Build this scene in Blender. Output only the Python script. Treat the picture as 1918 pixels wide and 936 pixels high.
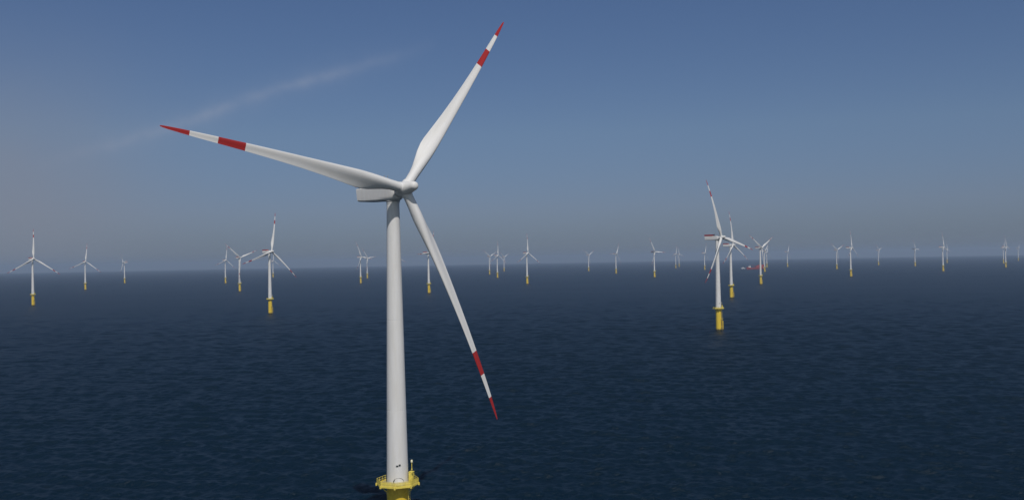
import bpy, bmesh, math, random
import numpy as np
from mathutils import Vector, Matrix

random.seed(4)
R = math.radians
for o in list(bpy.data.objects):
    bpy.data.objects.remove(o)
S = bpy.context.scene
COL = S.collection

# ------------------------------------------------------------------ camera
CAM_H = 71.34
ROLL = math.atan(-0.01794)
PITCH = math.atan((485.4 - 468.0) * math.cos(ROLL) / 1864.57)
cd = bpy.data.cameras.new('camera')
cam = bpy.data.objects.new('camera', cd)
COL.objects.link(cam)
cd.sensor_width = 36.0
cd.lens = 36.0 * 1864.57 / 1918.0
cd.clip_start = 1.0
cd.clip_end = 200000.0
fwd = Vector((0, math.cos(PITCH), math.sin(PITCH)))
up0 = Vector((0, -math.sin(PITCH), math.cos(PITCH)))
rt0 = Vector((1, 0, 0))
cr, sr = math.cos(ROLL), math.sin(ROLL)
cx = cr * rt0 + sr * up0
cy = -sr * rt0 + cr * up0
M = Matrix((cx, cy, -fwd)).transposed().to_4x4()
M.translation = (0, 0, CAM_H)
cam.matrix_world = M
S.camera = cam

# ------------------------------------------------------------------ light
SUN_EL = R(52.0)
SUN_AZ = R(11.0)             # to the right of straight behind the camera
to_sun = Vector((math.sin(SUN_AZ) * math.cos(SUN_EL), -math.cos(SUN_AZ) * math.cos(SUN_EL), math.sin(SUN_EL)))
sd = bpy.data.lights.new('sun', 'SUN')
sd.energy = 3.0
sd.angle = R(0.53)
sd.color = (1.0, 0.955, 0.91)
sun = bpy.data.objects.new('sun', sd)
COL.objects.link(sun)
sun.rotation_euler = to_sun.to_track_quat('Z', 'Y').to_euler()
sun.location = (60, -200, 300)

SKY_STRENGTH = 0.05
W = bpy.data.worlds.new('World')
S.world = W
W.use_nodes = True
wt = W.node_tree
wt.nodes.clear()
def wn(t, **kw):
    n = wt.nodes.new(t)
    for k, v in kw.items():
        setattr(n, k, v)
    return n
def wl(a, b): wt.links.new(a, b)
def wmath(op, a, b=None, clamp=False):
    n = wn('ShaderNodeMath', operation=op); n.use_clamp = clamp
    for i, v in enumerate((a, b)):
        if v is None: continue
        if isinstance(v, (int, float)): n.inputs[i].default_value = v
        else: wl(v, n.inputs[i])
    return n.outputs[0]
sky = wn('ShaderNodeTexSky', sky_type='NISHITA')
sky.sun_disc = False
sky.sun_elevation = SUN_EL
sky.sun_rotation = math.pi - SUN_AZ
sky.altitude = 60.0
sky.air_density = 1.0
sky.dust_density = 0.3
sky.ozone_density = 4.0
geo = wn('ShaderNodeTexCoord')
sep = wn('ShaderNodeSeparateXYZ'); wl(geo.outputs['Generated'], sep.inputs[0])
# tint takes the white out of the hazy Nishita horizon; overhead brightened as added fill
ramp = wn('ShaderNodeValToRGB')
wl(wmath('MULTIPLY', sep.outputs[2], 1.0, True), ramp.inputs[0])
SKY_RAMP = [(0.0, (0.42, 0.52, 0.82)), (0.02, (0.465, 0.545, 0.83)), (0.05, (0.60, 0.635, 0.885)), (0.125, (0.785, 0.815, 0.97)), (0.25, (0.79, 0.855, 1.04)), (0.40, (0.50, 0.68, 1.02)), (0.62, (0.45, 0.66, 1.05)), (0.80, (2.6, 2.2, 1.6)), (1.0, (3.6, 2.9, 2.0))]
def set_ramp(r, pts):
    el = r.color_ramp.elements
    while len(el) > 1: el.remove(el[-1])
    el[0].position = pts[0][0]; el[0].color = (*pts[0][1], 1)
    for p, c in pts[1:]:
        e = el.new(p); e.color = (*c, 1)
set_ramp(ramp, SKY_RAMP)
# sky behind the camera, on the sun's side, brightened and whitened as added fill
sunside_fill = wn('ShaderNodeMapRange'); sunside_fill.interpolation_type = 'SMOOTHSTEP'
wl(sep.outputs[1], sunside_fill.inputs[0]); sunside_fill.inputs[1].default_value = 0.35; sunside_fill.inputs[2].default_value = -0.35
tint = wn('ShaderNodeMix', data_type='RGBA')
wl(sunside_fill.outputs[0], tint.inputs[0]); wl(ramp.outputs[0], tint.inputs[6]); tint.inputs[7].default_value = (2.0, 1.63, 1.3, 1)
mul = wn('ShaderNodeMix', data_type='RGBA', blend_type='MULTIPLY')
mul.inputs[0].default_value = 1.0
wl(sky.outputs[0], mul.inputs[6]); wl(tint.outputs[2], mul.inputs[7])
# a thin ragged cirrus streak low in the north, and a faint veil to the left of it
def px_dir(x, y):
    u = (x - 959.0) / 1864.57; v = (y - 468.0) / 1864.57
    return (cx * u - cy * v + fwd).normalized()
d1, d2 = px_dir(110, 300), px_dir(735, 106)
nrm = d1.cross(d2).normalized()
along = (d2 - d1).normalized()
def wdot(vec):
    n = wn('ShaderNodeVectorMath', operation='DOT_PRODUCT')
    wl(geo.outputs['Generated'], n.inputs[0]); n.inputs[1].default_value = vec
    return n.outputs['Value']
cn1 = wn('ShaderNodeTexNoise'); cn1.inputs['Scale'].default_value = 34; cn1.inputs['Detail'].default_value = 6; cn1.inputs['Roughness'].default_value = 0.62
wl(geo.outputs['Generated'], cn1.inputs['Vector'])
cn2 = wn('ShaderNodeTexNoise'); cn2.inputs['Scale'].default_value = 7; cn2.inputs['Detail'].default_value = 3
wl(geo.outputs['Generated'], cn2.inputs['Vector'])
off = wmath('ADD', wdot(nrm), wmath('MULTIPLY', wmath('SUBTRACT', cn2.outputs[0], 0.5), 0.02))
q = wmath('DIVIDE', off, 0.0062)
q2 = wmath('MULTIPLY', q, q)
prof = wmath('ADD', wmath('MULTIPLY', wmath('EXPONENT', wmath('MULTIPLY', q2, -1.2)), 0.72), wmath('MULTIPLY', wmath('EXPONENT', wmath('MULTIPLY', q2, -0.16)), 0.28))
t = wmath('DIVIDE', wmath('SUBTRACT', wdot(along), d1.dot(along)), (d2 - d1).length)
ends = wmath('MULTIPLY', wmath('MULTIPLY', wmath('ADD', t, 0.1), 4.0, True), wmath('MULTIPLY', wmath('SUBTRACT', 1.15, t), 2.4, True))
rag = wmath('MULTIPLY', wmath('SUBTRACT', cn1.outputs[0], 0.12), 1.45, True)
streak = wmath('MULTIPLY', wmath('MULTIPLY', prof, ends), rag)
vd = px_dir(20, 390)
vq = wmath('MULTIPLY', wmath('SUBTRACT', 1.0, wdot(vd)), 150.0)
veil = wmath('MULTIPLY', wmath('EXPONENT', wmath('MULTIPLY', vq, -1.0)), wmath('ADD', cn2.outputs[0], 0.3))
cm1 = wn('ShaderNodeMix', data_type='RGBA')
wl(wmath('MULTIPLY', streak, 0.60), cm1.inputs[0]); wl(mul.outputs[2], cm1.inputs[6])
cm1.inputs[7].default_value = (5.0, 6.0, 8.2, 1)
cm2 = wn('ShaderNodeMix', data_type='RGBA')
wl(wmath('MULTIPLY', veil, 0.75), cm2.inputs[0]); wl(cm1.outputs[2], cm2.inputs[6])
cm2.inputs[7].default_value = (4.2, 4.6, 5.7, 1)
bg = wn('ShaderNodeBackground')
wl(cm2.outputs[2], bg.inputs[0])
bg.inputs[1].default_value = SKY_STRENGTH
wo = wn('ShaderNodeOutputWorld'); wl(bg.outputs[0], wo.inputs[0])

S.view_settings.view_transform = 'Standard'
S.view_settings.look = 'None'
S.view_settings.exposure = 0.0
S.view_settings.gamma = 1.0
S.view_settings.use_curve_mapping = False
S.render.engine = 'CYCLES'
S.cycles.volume_bounces = 0
S.cycles.max_bounces = 6

# ------------------------------------------------------------------ materials
def material(name):
    m = bpy.data.materials.new(name); m.use_nodes = True
    nt = m.node_tree
    return m, nt, nt.nodes['Principled BSDF']
def paint(name, col, rough=0.45, dirt=0.12, scale=0.35, streak=True, tide=False):
    m, nt, b = material(name)
    tc = nt.nodes.new('ShaderNodeTexCoord')
    mp = nt.nodes.new('ShaderNodeMapping')
    mp.inputs['Scale'].default_value = (1, 1, 0.12 if streak else 1)
    nt.links.new(tc.outputs['Object'], mp.inputs[0])
    n = nt.nodes.new('ShaderNodeTexNoise'); n.inputs['Scale'].default_value = scale * 3; n.inputs['Detail'].default_value = 7; n.inputs['Roughness'].default_value = 0.6
    nt.links.new(mp.outputs[0], n.inputs['Vector'])
    r = nt.nodes.new('ShaderNodeValToRGB')
    r.color_ramp.elements[0].position = 0.3; r.color_ramp.elements[1].position = 0.7
    d = [c * (1 - dirt) for c in col]
    r.color_ramp.elements[0].color = (d[0], d[1] * 0.985, d[2] * 0.95, 1)
    r.color_ramp.elements[1].color = (*col, 1)
    nt.links.new(n.outputs[0], r.inputs[0])
    out = r.outputs[0]
    if tide:      # weed and slime left between high and low water
        sp = nt.nodes.new('ShaderNodeSeparateXYZ'); nt.links.new(tc.outputs['Object'], sp.inputs[0])
        ad = nt.nodes.new('ShaderNodeMath'); ad.operation = 'MULTIPLY_ADD'
        nt.links.new(n.outputs[0], ad.inputs[0]); ad.inputs[1].default_value = 1.6; nt.links.new(sp.outputs[2], ad.inputs[2])
        r2 = nt.nodes.new('ShaderNodeMapRange'); r2.inputs[1].default_value = 2.2; r2.inputs[2].default_value = 3.6
        nt.links.new(ad.outputs[0], r2.inputs[0])
        mx = nt.nodes.new('ShaderNodeMix'); mx.data_type = 'RGBA'
        nt.links.new(r2.outputs[0], mx.inputs[0]); mx.inputs[6].default_value = (0.05, 0.045, 0.02, 1); nt.links.new(out, mx.inputs[7])
        out = mx.outputs[2]
    nt.links.new(out, b.inputs['Base Color'])
    b.inputs['Roughness'].default_value = rough
    b.inputs['Specular IOR Level'].default_value = 0.35
    return m
MAT = dict(
    white=paint('turbine_white_paint', (0.72, 0.715, 0.705), 0.55, 0.09),
    red=paint('signal_red_paint', (0.38, 0.022, 0.02), 0.45, 0.12),
    yellow=paint('marine_yellow_paint', (0.80, 0.575, 0.05), 0.5, 0.16, 0.5, True, True),
    rail=paint('yellow_rail_paint', (0.80, 0.66, 0.12), 0.5, 0.15),
    deck=paint('deck_grating', (0.50, 0.40, 0.16), 0.8, 0.3, 1.0, False),
    dark=paint('dark_grey_metal', (0.045, 0.05, 0.055), 0.5, 0.2),
    grey=paint('galvanised_grey', (0.34, 0.35, 0.36), 0.5, 0.2),
    joint=paint('joint_sealant_grey', (0.42, 0.42, 0.41), 0.6, 0.1),
    lamp=paint('lantern_pale_lens', (0.75, 0.72, 0.5), 0.25, 0.05),
    hull=paint('ship_red_hull', (0.36, 0.035, 0.025), 0.45, 0.25, 0.2),
    ship_white=paint('ship_white_paint', (0.74, 0.74, 0.73), 0.45, 0.12, 0.2),
    glass=paint('dark_window_glass', (0.02, 0.025, 0.03), 0.1, 0.1),
)

# ------------------------------------------------------------------ helpers
def finish(name, bm, mats, parent=None, smooth=True, angle=35):
    bmesh.ops.recalc_face_normals(bm, faces=bm.faces)
    me = bpy.data.meshes.new(name)
    bm.to_mesh(me); bm.free()
    for m in mats: me.materials.append(m)
    if smooth:
        for p in me.polygons: p.use_smooth = True
        me.set_sharp_from_angle(angle=R(angle))
    o = bpy.data.objects.new(name, me)
    COL.objects.link(o)
    if parent: o.parent = parent
    return o
def empty(name, loc):
    e = bpy.data.objects.new(name, None); COL.objects.link(e)
    e.location = loc; e.empty_display_size = 2.0
    return e
def box(bm, c, size, rz=0.0, mat=0, bevel=0.0):
    v = bmesh.ops.create_cube(bm, size=1.0)['verts']
    mt = Matrix.Translation(c) @ Matrix.Rotation(rz, 4, 'Z') @ Matrix.Diagonal((*size, 1))
    bmesh.ops.transform(bm, matrix=mt, verts=v)
    fs = {f for x in v for f in x.link_faces}
    for f in fs: f.material_index = mat
    if bevel:
        es = {e for x in v for e in x.link_edges}
        bmesh.ops.bevel(bm, geom=list(es), offset=bevel, segments=2, affect='EDGES', profile=0.5)
def ring(bm, pts):
    return [bm.verts.new(p) for p in pts]
def bridge(bm, a, b, mat=0):
    n = len(a)
    for i in range(n):
        f = bm.faces.new((a[i], a[(i + 1) % n], b[(i + 1) % n], b[i])); f.material_index = mat
def lathe(bm, prof, n=40, mat=0, M4=None, cap=True):
    """profile of (radius, height) turned round the local Z axis"""
    M4 = M4 or Matrix.Identity(4)
    rs = []
    for r, z in prof:
        rs.append(ring(bm, [M4 @ Vector((r * math.cos(2 * math.pi * i / n), r * math.sin(2 * math.pi * i / n), z)) for i in range(n)]))
    for a, b in zip(rs, rs[1:]): bridge(bm, a, b, mat)
    if cap:
        f = bm.faces.new(rs[0]); f.material_index = mat
        f = bm.faces.new(rs[-1]); f.material_index = mat
def tube(bm, p, q, r, n=8, mat=0, r2=None):
    p, q = Vector(p), Vector(q)
    d = q - p
    M4 = Matrix.Translation(p) @ d.to_track_quat('Z', 'Y').to_matrix().to_4x4()
    lathe(bm, [(r, 0), (r2 or r, d.length)], n, mat, M4)

# ------------------------------------------------------------------ turbine parts
TOP_Z = 85.7
def tower_mesh(deck):
    bm = bmesh.new()
    prof = []
    r0, r1 = 2.62, 1.53
    zs = [deck + 0.25]
    for k in (0.0, 0.33, 0.66, 1.0):
        pass
    def rad(z): 
        u = (z - deck) / (TOP_Z - deck)
        return r0 + (r1 - r0) * u
    joints = [deck + (TOP_Z - deck) * k for k in (0.26, 0.58)]
    prof.append((r0 + 0.05, deck - 0.02)); prof.append((r0 + 0.05, deck + 0.22)); prof.append((r0, deck + 0.27))
    for zj in joints:
        prof += [(rad(zj - 0.08), zj - 0.08), (rad(zj) - 0.03, zj - 0.05), (rad(zj) - 0.03, zj + 0.05), (rad(zj + 0.08), zj + 0.08)]
    prof += [(r1, TOP_Z - 0.5), (r1 + 0.07, TOP_Z - 0.42), (r1 + 0.07, TOP_Z)]
    lathe(bm, prof, 56)
    return bm
def door_mesh(deck, ang):
    """round-topped service door with its frame, set on the curved wall"""
    bm = bmesh.new()
    rr = 2.60
    def at(u, z, out): 
        a = ang + u / rr
        r = rr - 1.09 * (z - deck) / (TOP_Z - deck) + out
        return Vector((r * math.cos(a), r * math.sin(a), z))
    outline = []
    w, h = 1.35, 1.75
    for i in range(13):
        t = math.pi * i / 12
        outline.append((w * math.cos(t), deck + 0.3 + (h - 1.35) + 1.05 * math.sin(t)))
    outline.append((-w, deck + 0.4)); outline.append((w, deck + 0.4))
    lo = ring(bm, [at(u, z, -0.03) for u, z in outline]); hi = ring(bm, [at(u, z, 0.06) for u, z in outline])
    bridge(bm, lo, hi); bm.faces.new(hi)
    return bm
def landing_mesh(deck, ang):
    """small access landing with a domed white hood in front of the door"""
    bm = bmesh.new()
    c, s = math.cos(ang), math.sin(ang)
    M4 = Matrix(((c, -s, 0, c * 3.2), (s, c, 0, s * 3.2), (0, 0, 1, deck + 0.12), (0, 0, 0, 1)))
    n = 14
    prev = None
    for k in range(7):
        e = math.pi / 2 * k / 6
        rr = 1.05 * math.cos(e) + 0.001; z = 0.62 * math.sin(e)
        cur = ring(bm, [M4 @ Vector((rr * 0.75 * math.cos(2 * math.pi * i / n), rr * math.sin(2 * math.pi * i / n), z)) for i in range(n)])
        if prev: bridge(bm, prev, cur)
        else: bm.faces.new(cur)
        prev = cur
    bm.faces.new(prev)
    return bm
PLAT_R = 5.1
PLAT_N = 8
def plat_pts(r, z, n=PLAT_N, off=-0.02):
    return [Vector((r * math.cos(off + 2 * math.pi * i / n), r * math.sin(off + 2 * math.pi * i / n), z)) for i in range(n)]
def platform_mesh(deck):
    bm = bmesh.new()
    a = ring(bm, plat_pts(PLAT_R, deck - 0.30)); b = ring(bm, plat_pts(PLAT_R, deck + 0.12))
    bridge(bm, a, b, 0)
    f = bm.faces.new(a); f.material_index = 0
    c = ring(bm, plat_pts(PLAT_R - 0.12, deck + 0.12)); bridge(bm, b, c, 0)
    d = ring(bm, plat_pts(PLAT_R - 0.12, deck)); bridge(bm, c, d, 0)
    f = bm.faces.new(d); f.material_index = 1
    # brackets under the deck
    for i in range(8):
        a0 = -0.02 + math.pi * i / 4
        p = Vector((2.75 * math.cos(a0), 2.75 * math.sin(a0), deck - 2.1)); q2 = Vector((4.6 * math.cos(a0), 4.6 * math.sin(a0), deck - 0.32))
        tube(bm, p, q2, 0.11, 6, 0)
        # corner lugs
        e = Vector(((PLAT_R + 0.05) * math.cos(a0), (PLAT_R + 0.05) * math.sin(a0), deck - 0.20))
        box(bm, e, (0.35, 0.35, 0.62), a0, 0)
    return bm
def railing_mesh(deck):
    bm = bmesh.new()
    P = plat_pts(PLAT_R - 0.08, deck)
    for i in range(PLAT_N):
        p, q = P[i], P[(i + 1) % PLAT_N]
        for h in (0.62, 1.18): tube(bm, p + Vector((0, 0, h)), q + Vector((0, 0, h)), 0.05, 6)
        for k in range(3):
            x = p.lerp(q, k / 3)
            tube(bm, x + Vector((0, 0, 0.05)), x + Vector((0, 0, 1.2)), 0.05, 6)
        a_mid = math.atan2((p.y + q.y) / 2, (p.x + q.x) / 2)
        if math.sin(a_mid) < 0.3:       # sheeted bays on the weather side
            m2 = p.lerp(q, .5); d2 = q - p
            for zz in (0.42, 0.60, 0.78, 0.96):
                box(bm, m2 + Vector((0, 0, zz)), (d2.length * 0.97, 0.025, 0.15), math.atan2(d2.y, d2.x))
        # kick plate
        mid = p.lerp(q, .5); d = q - p
        box(bm, mid + Vector((0, 0, 0.17)), (d.length * 0.98, 0.03, 0.18), math.atan2(d.y, d.x))
    return bm
def tp_mesh(deck):
    bm = bmesh.new()
    lathe(bm, [(2.64, -8), (2.64, deck - 2.6), (2.70, deck - 2.55), (2.70, deck - 2.35), (2.64, deck - 2.3), (2.64, deck - 0.31)], 48)
    # flange collar low on the piece
    lathe(bm, [(2.645, 3.2), (2.74, 3.25), (2.74, 3.5), (2.645, 3.55)], 48)
    return bm
def boat_landing_mesh(deck, ang):
    bm = bmesh.new()
    ca, sa = math.cos(ang), math.sin(ang)
    def P(r, t, z): return Vector((r * ca - t * sa, r * sa + t * ca, z))
    for t in (-0.95, 0.95):
        tube(bm, P(4.1, t, -4), P(4.1, t, 9.5), 0.22, 10)
        tube(bm, P(4.1, t, 9.5), P(2.6, t, 10.4), 0.22, 10)
        for z in (0.8, 4.6, 8.4): tube(bm, P(4.1, t, z), P(2.5, t, z), 0.13, 8)
    return bm
def ladder_mesh(deck, ang):
    bm = bmesh.new()
    ca, sa = math.cos(ang), math.sin(ang)
    def P(r, t, z): return Vector((r * ca - t * sa, r * sa + t * ca, z))
    for t in (-0.3, 0.3): tube(bm, P(3.45, t, 0.5), P(3.45, t, deck - 0.31), 0.06, 6)
    z = 0.8
    while z < deck - 0.8:
        tube(bm, P(3.45, -0.3, z), P(3.45, 0.3, z), 0.035, 5); z += 0.6
    # rest landing half way
    box(bm, P(3.35, 0, 11.3), (1.6, 2.6, 0.12), ang)
    for t in (-1.2, 1.2):
        tube(bm, P(4.05, t, 11.36), P(4.05, t, 12.5), 0.05, 6)
    tube(bm, P(4.05, -1.2, 12.5), P(4.05, 1.2, 12.5), 0.05, 6)
    return bm
def davit_mesh(deck, ang, r=3.9):
    bm = bmesh.new()
    b = Vector((r * math.cos(ang), r * math.sin(ang), deck))
    lathe(bm, [(0.32, 0), (0.32, 0.25), (0.20, 0.32), (0.17, 2.7)], 12, 0, Matrix.Translation(b))
    tip = b + Vector((math.cos(ang) * 0.6, math.sin(ang) * 0.6, 3.1))
    tube(bm, b + Vector((0, 0, 2.6)), tip, 0.13, 8)
    box(bm, b + Vector((0, 0, 1.3)), (0.5, 0.55, 0.6), ang)
    return bm
def mast_mesh(deck, ang, r=3.45):
    bm = bmesh.new()
    b = Vector((r * math.cos(ang), r * math.sin(ang), deck))
    tube(bm, b, b + Vector((0, 0, 4.8)), 0.075, 8)
    box(bm, b + Vector((0, 0, 3.2)), (0.35, 0.35, 0.12), ang)
    return bm
def lantern_mesh(deck, ang, r=3.45):
    bm = bmesh.new()
    b = Vector((r * math.cos(ang), r * math.sin(ang), deck + 4.8))
    lathe(bm, [(0.13, 0), (0.26, 0.06), (0.26, 0.50), (0.18, 0.62), (0.05, 0.68)], 12, 0, Matrix.Translation(b))
    return bm
def cabinet_mesh(deck, ang, r=3.55):
    bm = bmesh.new()
    b = Vector((r * math.cos(ang), r * math.sin(ang), deck))
    box(bm, b + Vector((0, 0, 1.4)), (1.0, 1.3, 2.8), ang, 0, 0.05)
    box(bm, b + Vector((0, 0, 2.86)), (1.15, 1.45, 0.08), ang, 0)
    return bm
def sign_mesh(deck, ang):
    bm = bmesh.new()
    rr = 2.56
    for t, z, w, h in ((-0.28, 4.62, 0.55, 0.26), (0.30, 4.80, 0.46, 0.34)):
        a = ang + t / rr
        box(bm, Vector(((rr + 0.06) * math.cos(a), (rr + 0.06) * math.sin(a), deck + z)), (0.22, w, h), a, 0, 0.03)
    return bm
# nacelle, built with its long axis along +X (nose), tower axis at the origin, z from the hub height
NAC_REAR, NAC_FRONT = -12.4, 2.45
def nacelle_mesh():
    bm = bmesh.new()
    n = 32
    secs = [(NAC_REAR - 0.0, 0.90, -1.55, 1.55), (NAC_REAR + 0.12, 1.0, -1.68, 1.66), (-9, 1.0, -1.88, 1.86), (-4, 1.0, -1.98, 2.05), (0.4, 1.0, -2.0, 2.08), (1.5, 0.97, -1.95, 1.98), (2.2, 0.88, -1.8, 1.8), (NAC_FRONT, 0.78, -1.6, 1.62)]
    rings = []
    for x, sw, zb, zt in secs:
        w = 1.92 * sw; zc = (zb + zt) / 2; hh = (zt - zb) / 2
        pw = 9.0 if x < 1 else (4.0 if x < 2 else 2.6)
        pts = []
        for i in range(n):
            a = 2 * math.pi * i / n + math.pi / n
            c, s = math.cos(a), math.sin(a)
            k = (abs(c) ** pw + abs(s) ** pw) ** (-1 / pw)
            pts.append(Vector((x + (0.55 if x < -11 else 0) * (-(s * k) * 0.5), w * c * k, zc + hh * s * k)))
        rings.append(ring(bm, pts))
    for a, b in zip(rings, rings[1:]): bridge(bm, a, b)
    bm.faces.new(rings[0]); bm.faces.new(rings[-1])
    return bm
def yaw_collar_mesh():
    bm = bmesh.new()
    lathe(bm, [(1.66, TOP_Z - 0.02), (1.72, TOP_Z + 0.04), (1.72, TOP_Z + 0.36)], 40)
    return bm
def hoist_mesh():
    """red winching platform with its mesh side screens on the rear of the roof"""
    bm = bmesh.new()
    x0, x1 = -12.5, -3.6
    zf = 2.06
    box(bm, Vector(((x0 + x1) / 2, 0, zf + 0.10)), (x1 - x0, 3.8, 0.10))
    for y in (-1.9, 1.9):
        box(bm, Vector(((x0 + x1) / 2, y, zf + 0.70)), (x1 - x0, 0.05, 1.05))
        for k in range(7):
            x = x0 + (x1 - x0) * k / 6
            tube(bm, (x, y * 1.02, zf - 0.2), (x, y * 1.02, zf + 1.32), 0.06, 6)
        tube(bm, (x0, y * 1.02, zf + 1.3), (x1, y * 1.02, zf + 1.3), 0.06, 6)
    for x in (x0, x1):
        box(bm, Vector((x, 0, zf + 0.70)), (0.05, 3.74, 1.05))
        tube(bm, (x, -1.94, zf + 1.3), (x, 1.94, zf + 1.3), 0.06, 6)
    return bm
def windmast_mesh():
    bm = bmesh.new()
    for y in (-0.5, 0.5):
        tube(bm, (-2.6, y, 1.98), (-2.6, y, 4.0), 0.05, 6)
        lathe(bm, [(0.12, 0), (0.12, 0.25)], 8, 0, Matrix.Translation((-2.6, y, 4.0)))
    tube(bm, (-2.6, -0.8, 3.3), (-2.6, 0.8, 3.3), 0.05, 6)
    return bm
def hub_mesh():
    """spinner turned round the shaft (+X), origin where the blade axes meet"""
    bm = bmesh.new()
    M4 = Matrix.Rotation(R(90), 4, 'Y')
    prof = [(1.35, -2.1), (1.62, -1.95), (1.74, -1.6), (1.80, -0.8), (1.78, 0.3), (1.62, 1.2), (1.42, 2.0), (1.25, 2.8), (1.12, 3.5), (1.00, 3.95), (0.80, 4.3), (0.48, 4.5), (0.14, 4.56)]
    lathe(bm, prof, 48, 0, M4)
    # sockets the blades plug into
    for k in range(3):
        a = 2 * math.pi * k / 3
        d = Vector((0, math.cos(a), math.sin(a)))
        Mq = d.to_track_quat('Z', 'Y').to_matrix().to_4x4()
        lathe(bm, [(1.38, 0.9), (1.36, 1.7), (1.30, 1.95)], 32, 0, Mq)
    return bm
CONE, BEND = 0.1115, -6.0
def blade_mesh(RR, band):
    """local Z along the span, -X leading edge, +Y upwind"""
    bm = bmesh.new()
    k = RR / 61.2
    # s, chord, rel. thickness, twist, circularity
    st = [(1.6, 2.36, 1.0, 18, 1.0), (3.0, 2.36, 1.0, 18, 1.0), (4.6, 2.42, 0.97, 18, 0.93), (6.4, 2.75, 0.84, 18, 0.72), (8.4, 3.28, 0.66, 17, 0.42), (10.6, 3.85, 0.51, 16, 0.16), (12.8, 4.15, 0.42, 14.5, 0.03), (14.6, 4.10, 0.38, 13, 0), (18, 3.72, 0.33, 10.5, 0), (23, 3.16, 0.28, 8, 0), (29, 2.62, 0.25, 5.8, 0), (35, 2.20, 0.225, 4.2, 0), (41, 1.84, 0.21, 3, 0), (47, 1.52, 0.19, 2, 0), (53, 1.16, 0.18, 1.1, 0), (57, 0.86, 0.17, 0.5, 0), (59.4, 0.60, 0.17, 0.2, 0), (60.6, 0.40, 0.17, 0, 0), (61.1, 0.18, 0.17, 0, 0)]
    sx = [a[0] for a in st]
    cuts = [RR - band * j for j in (1, 2, 3)]
    ss = sorted(set([s * k for s in sx] + cuts + [s * k for s in (20.5, 26, 32, 38, 44, 50)]))
    PITCH_ = 3.0
    n = 28
    rings = []
    for s in ss:
        u = s / k
        c = np.interp(u, sx, [a[1] for a in st]); tcr = np.interp(u, sx, [a[2] for a in st])
        tw = R(np.interp(u, sx, [a[3] for a in st]) + PITCH_); ci = np.interp(u, sx, [a[4] for a in st])
        ax0 = 0.5 * ci + 0.32 * (1 - ci)
        pts = []
        for i in range(n):
            a = 2 * math.pi * i / n
            x = (1 + math.cos(a)) / 2
            yt = 5 * (0.2969 * math.sqrt(max(x, 0)) - 0.126 * x - 0.3516 * x * x + 0.2843 * x ** 3 - 0.1015 * x ** 4) * tcr
            sgn = 1 if math.sin(a) > 0 else -1
            # pressure side (+Y) hollows out towards the trailing edge
            camb = 0.045 * math.sin(math.pi * min(1, x)) ** 1.0 + 0.05 * max(0, x - 0.45)
            yf = sgn * yt * (1.0 if sgn < 0 else (1.0 - 0.55 * max(0, (x - 0.35) / 0.65))) - camb * (1 - 0.3 * ci)
            yc = 0.5 * math.sin(a)
            xx = (x - ax0) * c
            yy = (yf * (1 - ci) + yc * ci) * c
            # rotate so that the leading edge turns upwind
            X = xx * math.cos(tw) + yy * math.sin(tw)
            Y = -xx * math.sin(tw) + yy * math.cos(tw)
            Y += s * math.sin(CONE) + BEND * k * (s / RR) ** 2
            pts.append(Vector((X, Y, s)))
        rings.append(ring(bm, pts))
    for i, (a, b) in enumerate(zip(rings, rings[1:])):
        m_ = (ss[i] + ss[i + 1]) / 2
        red = m_ > cuts[0] or cuts[2] < m_ < cuts[1]
        bridge(bm, a, b, 1 if red else 0)
    bm.faces.new(rings[0])
    f = bm.faces.new(rings[-1]); f.material_index = 1
    return bm

OH, TILT = 4.65, R(7.46)
HUB_Z = 88.0
def rotor_frames(psi, phi, tilt=TILT):
    ax = Vector((math.cos(psi) * math.cos(tilt), -math.sin(psi) * math.cos(tilt), math.sin(tilt)))
    h = Vector((math.sin(psi), math.cos(psi), 0))
    u = -h.cross(ax)
    hub = Vector((0, 0, HUB_Z)) + ax * OH
    fr = []
    for i in range(3):
        an = phi + i * 2 * math.pi / 3
        d = math.cos(an) * h + math.sin(an) * u
        mot = math.sin(an) * h - math.cos(an) * u
        Mx = Matrix((-mot, ax, d)).transposed().to_4x4(); Mx.translation = hub
        fr.append(Mx)
    d = math.cos(phi) * h + math.sin(phi) * u
    Mh = Matrix((ax, d.cross(ax) * -1, d)).transposed().to_4x4()
    # local X = shaft; one socket (local Y) lines up with the first blade
    Mh = Matrix((ax, d, ax.cross(d))).transposed().to_4x4(); Mh.translation = hub
    hz = Vector((math.cos(psi), -math.sin(psi), 0))
    Mn = Matrix((hz, Vector((0, 0, 1)).cross(hz), Vector((0, 0, 1)))).transposed().to_4x4(); Mn.translation = (0, 0, HUB_Z)
    return fr, Mh, Mn

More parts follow.
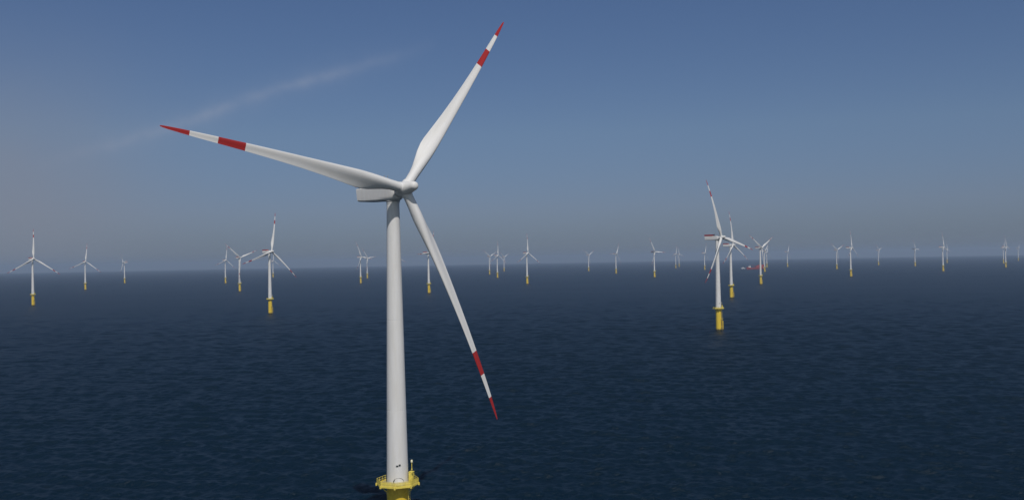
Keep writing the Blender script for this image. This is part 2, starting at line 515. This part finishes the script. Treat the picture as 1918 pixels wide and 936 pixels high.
def build_turbine(loc, deck, RR, band):
    root = empty('wind_turbine', loc)
    front = R(-78)              # side of the platform that carries the door
    land = R(-32)               # side that carries the boat landing
    P = {}
    tw = finish('tower', tower_mesh(deck), [MAT['white']], root)
    finish('door', door_mesh(deck, front), [MAT['dark']], tw)['label'] = 'dark round-topped service door at the tower foot'
    finish('sign_lamp', sign_mesh(deck, front), [MAT['dark']], tw)['label'] = 'small dark lamp and plate above the door'
    tp = finish('transition_piece', tp_mesh(deck), [MAT['yellow']], root)
    finish('boat_landing', boat_landing_mesh(deck, land), [MAT['yellow']], tp)
    finish('ladder', ladder_mesh(deck, land), [MAT['rail']], tp)
    pf = finish('platform', platform_mesh(deck), [MAT['rail'], MAT['deck']], root, smooth=False)
    finish('railing', railing_mesh(deck), [MAT['rail']], pf)
    finish('entrance_hood', landing_mesh(deck, front + 0.12), [MAT['white']], pf)
    finish('cabinet', cabinet_mesh(deck, R(-14)), [MAT['rail']], pf)
    finish('davit_crane', davit_mesh(deck, R(-28)), [MAT['rail']], pf)
    ms = finish('lantern_mast', mast_mesh(deck, R(8)), [MAT['rail']], root)
    finish('lantern', lantern_mesh(deck, R(8)), [MAT['lamp']], ms)
    nc = finish('nacelle', nacelle_mesh(), [MAT['white']], root)
    finish('winching_platform', hoist_mesh(), [MAT['red']], nc)['label'] = 'red winching platform on the nacelle roof'
    finish('weather_mast', windmast_mesh(), [MAT['grey']], nc)
    finish('yaw_collar', yaw_collar_mesh(), [MAT['grey']], root)
    finish('hub', hub_mesh(), [MAT['white']], root)
    bl = None
    for i in range(3):
        if bl is None:
            bl = finish('blade', blade_mesh(RR, band), [MAT['white'], MAT['red']], root, angle=60)
        else:
            b2 = bl.copy(); COL.objects.link(b2); b2.parent = root
    return root
def pose(root, psi, phi, tilt=TILT):
    fr, Mh, Mn = rotor_frames(psi, phi, tilt)
    k = 0
    for c in root.children:
        base = c.name.split('.')[0]
        if base == 'blade':
            c.matrix_basis = fr[k]; k += 1
        elif base == 'hub': c.matrix_basis = Mh
        elif base == 'nacelle': c.matrix_basis = Mn
def copy_tree(o, parent=None):
    c = o.copy(); COL.objects.link(c)
    if parent: c.parent = parent; c.matrix_parent_inverse = Matrix.Identity(4)
    for ch in o.children: copy_tree(ch, c)
    return c
def tag(o, label, cat, group=None):
    o['label'] = label; o['category'] = cat
    if group: o['group'] = group
    return o
GROUP = 'wind turbines of the offshore wind farm'

# ------------------------------------------------------------------ sea
def wave_nodes(nt, tc):
    """sum of wind waves of many lengths; crests run roughly across the wind"""
    L = nt.links
    def nz(scale, sx, sy, rot, detail, rough, dist=0.0):
        mp = nt.nodes.new('ShaderNodeMapping')
        mp.inputs['Rotation'].default_value = (0, 0, rot)
        mp.inputs['Scale'].default_value = (sx, sy, 1)
        L.new(tc.outputs['Object'], mp.inputs[0])
        n = nt.nodes.new('ShaderNodeTexNoise'); n.noise_dimensions = '3D'
        n.inputs['Scale'].default_value = scale; n.inputs['Detail'].default_value = detail; n.inputs['Roughness'].default_value = rough
        n.inputs['Distortion'].default_value = dist
        L.new(mp.outputs[0], n.inputs['Vector'])
        return n.outputs[0]
    return nz
sea_m, nt, b = material('sea_water')
tc = nt.nodes.new('ShaderNodeTexCoord')
nz = wave_nodes(nt, tc)
def nmath(op, a, b_, clamp=False):
    n = nt.nodes.new('ShaderNodeMath'); n.operation = op; n.use_clamp = clamp
    for i, v in enumerate((a, b_)):
        if v is None: continue
        if isinstance(v, (int, float)): n.inputs[i].default_value = v
        else: nt.links.new(v, n.inputs[i])
    return n.outputs[0]
ripple = nz(0.75, 0.8, 1.0, -0.2, 4.0, 0.6, 0.3)
gust = nz(0.004, 0.6, 1.0, 0.5, 3.0, 0.5)
calm = nmath('ADD', 0.3, nmath('MULTIPLY', gust, 1.2))
hgt = nmath('MULTIPLY', nmath('MULTIPLY', ripple, 0.8), calm)
bp = nt.nodes.new('ShaderNodeBump')
bp.inputs['Distance'].default_value = 1.0
bp.inputs['Strength'].default_value = 1.0
nt.links.new(hgt, bp.inputs['Height'])
nt.links.new(bp.outputs[0], b.inputs['Normal'])
b.inputs['Base Color'].default_value = (0.0001, 0.0092, 0.0200, 1)
b.inputs['Roughness'].default_value = 0.40
b.inputs['IOR'].default_value = 1.333
b.inputs['Specular IOR Level'].default_value = 0.26
# a few whitecaps
fo = nz(0.30, 0.5, 1.0, 0.1, 4.0, 0.6)
fmask = nmath('MULTIPLY', nmath('SUBTRACT', fo, 0.765), 150.0, True)
fx = nt.nodes.new('ShaderNodeMix'); fx.data_type = 'RGBA'
nt.links.new(fmask, fx.inputs[0]); fx.inputs[6].default_value = (0.0001, 0.0092, 0.0200, 1); fx.inputs[7].default_value = (0.30, 0.36, 0.40, 1)
nt.links.new(fx.outputs[2], b.inputs['Base Color'])
SEA_R = 34000.0
EARTH_R = 7.4e6              # with refraction: the sheet curves away and its horizon lies about 30 km off
def build_sea():
    """one sheet out to the horizon; wind waves are real displacement out to about 2.5 km, finer close by"""
    rng = np.random.default_rng(11)
    r = [200.0]
    while r[-1] < 2600: r.append(r[-1] * (1.0017 if r[-1] < 1200 else 1.0030))
    n_wave = len(r)
    while r[-1] < SEA_R: r.append(r[-1] * 1.09)
    r = np.array(r)
    half = R(33)
    fine = np.linspace(-half, half, 1200)
    coarse = np.linspace(half, 2 * math.pi - half, 102)[1:-1]
    th = np.concatenate([fine, coarse])
    nr, na = len(r), len(th)
    RR_, TH = np.meshgrid(r, th, indexing='ij')
    X = (RR_ * np.sin(TH)).astype(np.float64); Y = RR_ * np.cos(TH)
    Z = np.zeros_like(X)
    step = RR_ * 0.0018
    fade = np.clip((2600 - RR_) / 1200, 0, 1) * np.clip((half * 0.99 - np.abs(np.where(TH > math.pi, TH - 2 * math.pi, TH))) / R(1.5), 0, 1)
    fade *= np.clip((RR_ - 205) / 20, 0, 1)
    sl = slice(0, n_wave); sc_ = slice(0, len(fine))
    x, y, st, fd = X[sl, sc_], Y[sl, sc_], step[sl, sc_], fade[sl, sc_]
    z = np.zeros_like(x); dx = np.zeros_like(x); dy = np.zeros_like(x)
    N = 130
    lam = np.exp(rng.uniform(math.log(1.5), math.log(20), N))
    for L_ in lam:
        spread = 0.42 if L_ > 8 else 0.65
        d = math.radians(74) + rng.normal(0, spread)
        k = 2 * math.pi / L_
        slope = WAVE_SLOPE * (0.75 if L_ < 2.8 else 1.25 if L_ < 8 else 1.25 * (8 / L_) ** 1.0)
        a = slope / k
        ph = k * (x * math.cos(d) + y * math.sin(d)) + rng.uniform(0, 2 * math.pi)
        w = np.clip((L_ / st - 3.0) / 2.5, 0, 1) * fd
        z += a * w * np.cos(ph)
        q = 0.40 * a * w * np.sin(ph)
        dx -= q * math.cos(d); dy -= q * math.sin(d)
    Z[sl, sc_] += z; X[sl, sc_] += dx; Y[sl, sc_] += dy
    Z -= RR_ ** 2 / (2 * EARTH_R)
    co = np.stack([X, Y, Z], -1).reshape(-1, 3)
    co = np.concatenate([co, [[0, 0, 0]]])
    i, j = np.meshgrid(np.arange(nr - 1), np.arange(na), indexing='ij')
    j2 = (j + 1) % na
    quads = np.stack([i * na + j, (i + 1) * na + j, (i + 1) * na + j2, i * na + j2], -1).reshape(-1, 4)
    c = nr * na
    tri = np.stack([np.full(na, c), np.arange(na), (np.arange(na) + 1) % na], -1)
    me = bpy.data.meshes.new('sea')
    me.vertices.add(len(co)); me.vertices.foreach_set('co', co.astype(np.float32).ravel())
    nl = quads.size + tri.size
    me.loops.add(nl); me.loops.foreach_set('vertex_index', np.concatenate([quads.ravel(), tri.ravel()]).astype(np.int32))
    me.polygons.add(len(quads) + len(tri))
    ls = np.concatenate([np.arange(len(quads)) * 4, len(quads) * 4 + np.arange(len(tri)) * 3]).astype(np.int32)
    me.polygons.foreach_set('loop_start', ls)
    me.polygons.foreach_set('use_smooth', np.ones(len(ls), dtype=bool))
    me.update(calc_edges=True); me.validate()
    me.materials.append(sea_m)
    # the sheet was laid clockwise: turn it face up
    if me.polygons[0].normal.z < 0: me.flip_normals()
    o = bpy.data.objects.new('sea', me); COL.objects.link(o)
    return o
WAVE_SLOPE = 0.042
sea = build_sea()
sea['kind'] = 'structure'; sea['label'] = 'dark blue rippled open sea reaching the hazy horizon'

# ------------------------------------------------------------------ haze
HAZE_DENSITY = 0.78e-4
hm = bpy.data.materials.new('sea_air'); hm.use_nodes = True
hm.node_tree.nodes.clear()
pv = hm.node_tree.nodes.new('ShaderNodeVolumePrincipled')
pv.inputs['Color'].default_value = (0.64, 0.79, 0.99, 1)
pv.inputs['Density'].default_value = HAZE_DENSITY
pv.inputs['Anisotropy'].default_value = 0.2
ho = hm.node_tree.nodes.new('ShaderNodeOutputMaterial')
hm.node_tree.links.new(pv.outputs[0], ho.inputs['Volume'])
bm = bmesh.new()
box(bm, Vector((0, 0, 40.0)), (2 * SEA_R + 2000, 2 * SEA_R + 2000, 244.0))
hz = finish('haze', bm, [hm], smooth=False)
hz['kind'] = 'stuff'; hz['label'] = 'pale blue sea haze that fades the far turbines'

# ------------------------------------------------------------------ turbines
main = build_turbine((-28.586, 240.70, 0), 17.95, 61.2, 6.08)
main.location.z = -240.7 ** 2 / (2 * EARTH_R)
pose(main, R(45.744), R(50.311))
tag(main, 'huge white foreground wind turbine, much the largest, blade tips banded red and white', 'wind turbine', GROUP)

far = build_turbine((194.3, 942.6, 0), 21.6, 57.0, 5.6)
# x, y, yaw, rotor phase (degrees), label
FAR = [
    (194.3, 942.6, 42.5, 107.5, 'white turbine with tall yellow base and red roof rail, the second largest, right of centre'),
    (-902.9, 1873.9, 40.0, 87.5, 'white turbine nearest the left edge with one blade straight up and a clear yellow base'),
    (-1327.8, 3094.6, 45.0, 82.5, 'smaller white turbine with one blade up, second from the left edge, standing alone'),
    (-1639.8, 4209.6, 138.0, 10.0, 'small white turbine seen edge-on with its rotor on the left, third from the left edge'),
    (-1087.1, 3770.9, 35.0, 80.0, 'small pale turbine with one blade up, just left of the wide Y-shaped rotor'),
    (-712.5, 2599.1, 40.0, 20.0, 'white turbine with a wide Y-shaped rotor, just left of the large left-hand turbine'),
    (-343.3, 1408.2, 35.0, 77.5, 'largest white turbine left of the foreground one, with red rail on its nacelle'),
    (-1254.4, 5217.8, 35.0, 85.0, 'faint turbine almost hidden behind the tower of the large left-hand turbine'),
    (-506.7, 3322.1, 32.5, 112.5, 'white turbine with upper blade leaning left, left one of the pair beside the foreground tower'),
    (-629.5, 4317.8, 32.5, 7.5, 'pale turbine without a lower blade showing, right one of the pair beside the foreground tower'),
    (-535.3, 4657.5, 32.5, 97.5, 'turbine hidden behind the foreground tower, only one pale blade showing at its right edge'),
    (-183.2, 2176.3, 25.0, 62.5, 'white turbine partly covered by the lower blade of the foreground turbine'),
    (-110.7, 4822.4, 42.5, 25.0, 'pale Y-shaped turbine on the left of the cluster of three right of the foreground blade'),
    (-58.3, 3868.2, 37.5, 85.0, 'tallest turbine in the middle of the cluster of three right of the foreground blade'),
    (-50.7, 6090.7, 37.5, 25.0, 'faint Y-shaped turbine on the right of the cluster of three right of the foreground blade'),
    (41.6, 2829.3, 42.5, 87.5, 'lone white turbine with one blade up, just right of the cluster of three'),
    (415.7, 5430.5, 42.5, 27.5, 'small pale Y-shaped turbine in the gap right of the lone upright-bladed one'),
    (462.1, 4438.6, 37.5, 60.0, 'small pale turbine with its upper blade leaning right, right of the small Y-shaped one'),
    (491.9, 3448.7, 47.5, 117.5, 'white turbine with one blade level to the right, left of a very faint pair'),
    (1000.7, 6096.1, 42.5, 75.0, 'left one of the very faint pair of turbines standing close together'),
    (1144.9, 6834.9, 45.0, 102.5, 'right one of the very faint pair of turbines standing close together'),
    (981.8, 5082.0, 35.0, 65.0, 'faint turbine close left of the second largest turbine'),
    (362.9, 1653.7, 37.5, 92.5, 'white turbine with yellow base directly behind and right of the second largest one'),
    (597.6, 2398.4, 47.5, 27.5, 'white turbine with a V of two blades up, standing before the red ship'),
    (1049.6, 4142.9, 32.5, 35.0, 'pale turbine close behind the one with a V of blades by the red ship'),
    (1455.2, 5692.1, 40.0, 72.5, 'faintest turbine of the overlapping three by the stern of the red ship'),
    (1589.4, 5751.5, 40.0, 60.0, 'small faint turbine standing alone right of the red ship'),
    (1478.0, 4535.9, 55.0, 25.0, 'pale Y-shaped turbine just left of a tall upright-bladed turbine on the right'),
    (1027.4, 3023.4, 37.5, 90.0, 'tall clear white turbine with one blade straight up, alone in the right part'),
    (2144.8, 5831.5, 40.0, 20.0, 'faint turbine without visible yellow, alone right of the clearest right-hand turbine'),
    (2051.3, 5071.2, 45.0, 115.0, 'pale turbine with one blade level, just left of the close pair on the right'),
    (1557.4, 3600.8, 40.0, 95.0, 'bright turbine of the close pair on the right, with a pale yellow base'),
    (2787.1, 6382.3, 45.0, 100.0, 'dim turbine of the close pair on the right, just behind the bright one'),
    (2746.5, 5567.8, 40.0, 63.0, 'paler, left one of the overlapping pair near the right edge'),
    (2082.3, 4202.0, 40.0, 107.5, 'brighter, right one of the overlapping pair near the right edge'),
    (3564.7, 7013.0, 35.0, 42.5, 'very faint turbine closest to the right edge'),
    (-2789.6, 5331.0, 47.5, 85.0, 'turbine cut off by the left edge, only a pale blade tip showing'),
]
for i, (x, y, psi, phi, lab) in enumerate(FAR):
    o = far if i == 0 else copy_tree(far)
    o.location = (x, y, -(x * x + y * y) / (2 * EARTH_R))
    tag(o, lab, 'wind turbine', GROUP)
for o in [o for o in COL.objects if o.type == 'EMPTY' and o.name.startswith('wind_turbine')]:
    for (x, y, psi, phi, lab) in FAR:
        if o['label'] == lab: pose(o, R(psi), R(phi), TILT * 0.8)

# ------------------------------------------------------------------ ships
def build_ship(loc, rz):
    root = empty('supply_ship', loc); root.rotation_euler = (0, 0, rz)
    bm = bmesh.new()
    # bow towards +X, length 96
    secs = [(-48, 8.5, 0.6, 9.0), (-44, 9.6, -1, 9.0), (-20, 10, -2, 9.0), (14, 10, -2, 9.0), (24, 9.6, -2, 9.4), (34, 7.4, -2, 10.4), (42, 3.9, -2, 11.6), (47, 0.9, -2, 12.4), (48, 0.25, 2, 12.6)]
    rings = []
    for x, w, zb, zt in secs:
        rings.append(ring(bm, [Vector((x, -w, zt)), Vector((x, -w * .96, (zb + zt) / 2)), Vector((x - (1.5 if x > 40 else 0), -w * .6, zb)), Vector((x - (1.5 if x > 40 else 0), w * .6, zb)), Vector((x, w * .96, (zb + zt) / 2)), Vector((x, w, zt))]))
    for a, b_ in zip(rings, rings[1:]): bridge(bm, a, b_)
    bm.faces.new(rings[0]); bm.faces.new(rings[-1])
    finish('hull', bm, [MAT['hull']], root, angle=30)
    bm = bmesh.new()
    box(bm, Vector((33, 0, 12.6)), (13, 9.5, 4.6), 0, 0, 0.3)
    box(bm, Vector((32, 0, 16.6)), (9, 8.5, 3.0), 0, 0, 0.3)
    sh = finish('deckhouse', bm, [MAT['ship_white']], root, smooth=False)
    bm = bmesh.new()
    for y in (-4.31, 4.31): box(bm, Vector((32, y, 16.9)), (8.2, 0.1, 1.1))
    box(bm, Vector((36.55, 0, 16.9)), (0.1, 7.6, 1.1))
    finish('window_band', bm, [MAT['glass']], sh, smooth=False)
    bm = bmesh.new()
    box(bm, Vector((-22, 0, 14.2)), (44, 15, 10.2), 0, 0, 0.3)
    box(bm, Vector((-26, 0, 21.2)), (30, 12, 3.8), 0, 0, 0.3)
    finish('cargo_housing', bm, [MAT['hull']], root, smooth=False)
    bm = bmesh.new()
    tube(bm, (31, 0, 18.1), (31, 0, 26), 0.35, 8); tube(bm, (31, -2.5, 23), (31, 2.5, 23), 0.15, 6)
    finish('mast', bm, [MAT['ship_white']], root)
    bm = bmesh.new()
    tube(bm, (6, 5, 8.9), (6, 5, 18), 0.9, 10); tube(bm, (6, 5, 17.4), (22, 4, 22), 0.5, 8)
    finish('crane', bm, [MAT['hull']], root)
    return root
def at_px(x, y):
    d = px_dir(x, y)
    return Vector((0, 0, CAM_H)) + d * (CAM_H / -d.z)
p = at_px(1415.5, 503.6)
ship = build_ship((p.x, p.y, -(p.x ** 2 + p.y ** 2) / (2 * EARTH_R)), math.pi + 0.1)
tag(ship, 'long low red ship half hidden behind the turbine with a V of blades', 'ship')
def build_boat(loc, rz):
    root = empty('crew_boat', loc); root.rotation_euler = (0, 0, rz)
    bm = bmesh.new()
    for y in (-3.2, 3.2):
        rings = []
        for x, w, zb, zt in ((-11, 1.3, -0.5, 3.0), (2, 1.4, -0.5, 3.2), (8, 1.0, -0.5, 3.7), (11.5, 0.2, 0.8, 4.1)):
            rings.append(ring(bm, [Vector((x, y - w, zt)), Vector((x, y - w * .5, zb)), Vector((x, y + w * .5, zb)), Vector((x, y + w, zt))]))
        for a, b_ in zip(rings, rings[1:]): bridge(bm, a, b_)
        bm.faces.new(rings[0]); bm.faces.new(rings[-1])
    box(bm, Vector((-1.5, 0, 2.9)), (18, 6.0, 0.6))
    finish('hull', bm, [MAT['ship_white']], root)
    bm = bmesh.new()
    box(bm, Vector((0, 0, 5.0)), (9, 6.4, 3.6), 0, 0, 0.4)
    cb = finish('cabin', bm, [MAT['ship_white']], root, smooth=False)
    bm = bmesh.new()
    for y in (-3.22, 3.22): box(bm, Vector((0, y, 5.6)), (7.6, 0.08, 0.9))
    finish('window_band', bm, [MAT['glass']], cb, smooth=False)
    return root
p = at_px(1392.2, 502.3)
boat = build_boat((p.x, p.y, -(p.x ** 2 + p.y ** 2) / (2 * EARTH_R)), math.pi - 0.2)
tag(boat, 'tiny white boat on the sea just ahead of the red ship', 'boat')
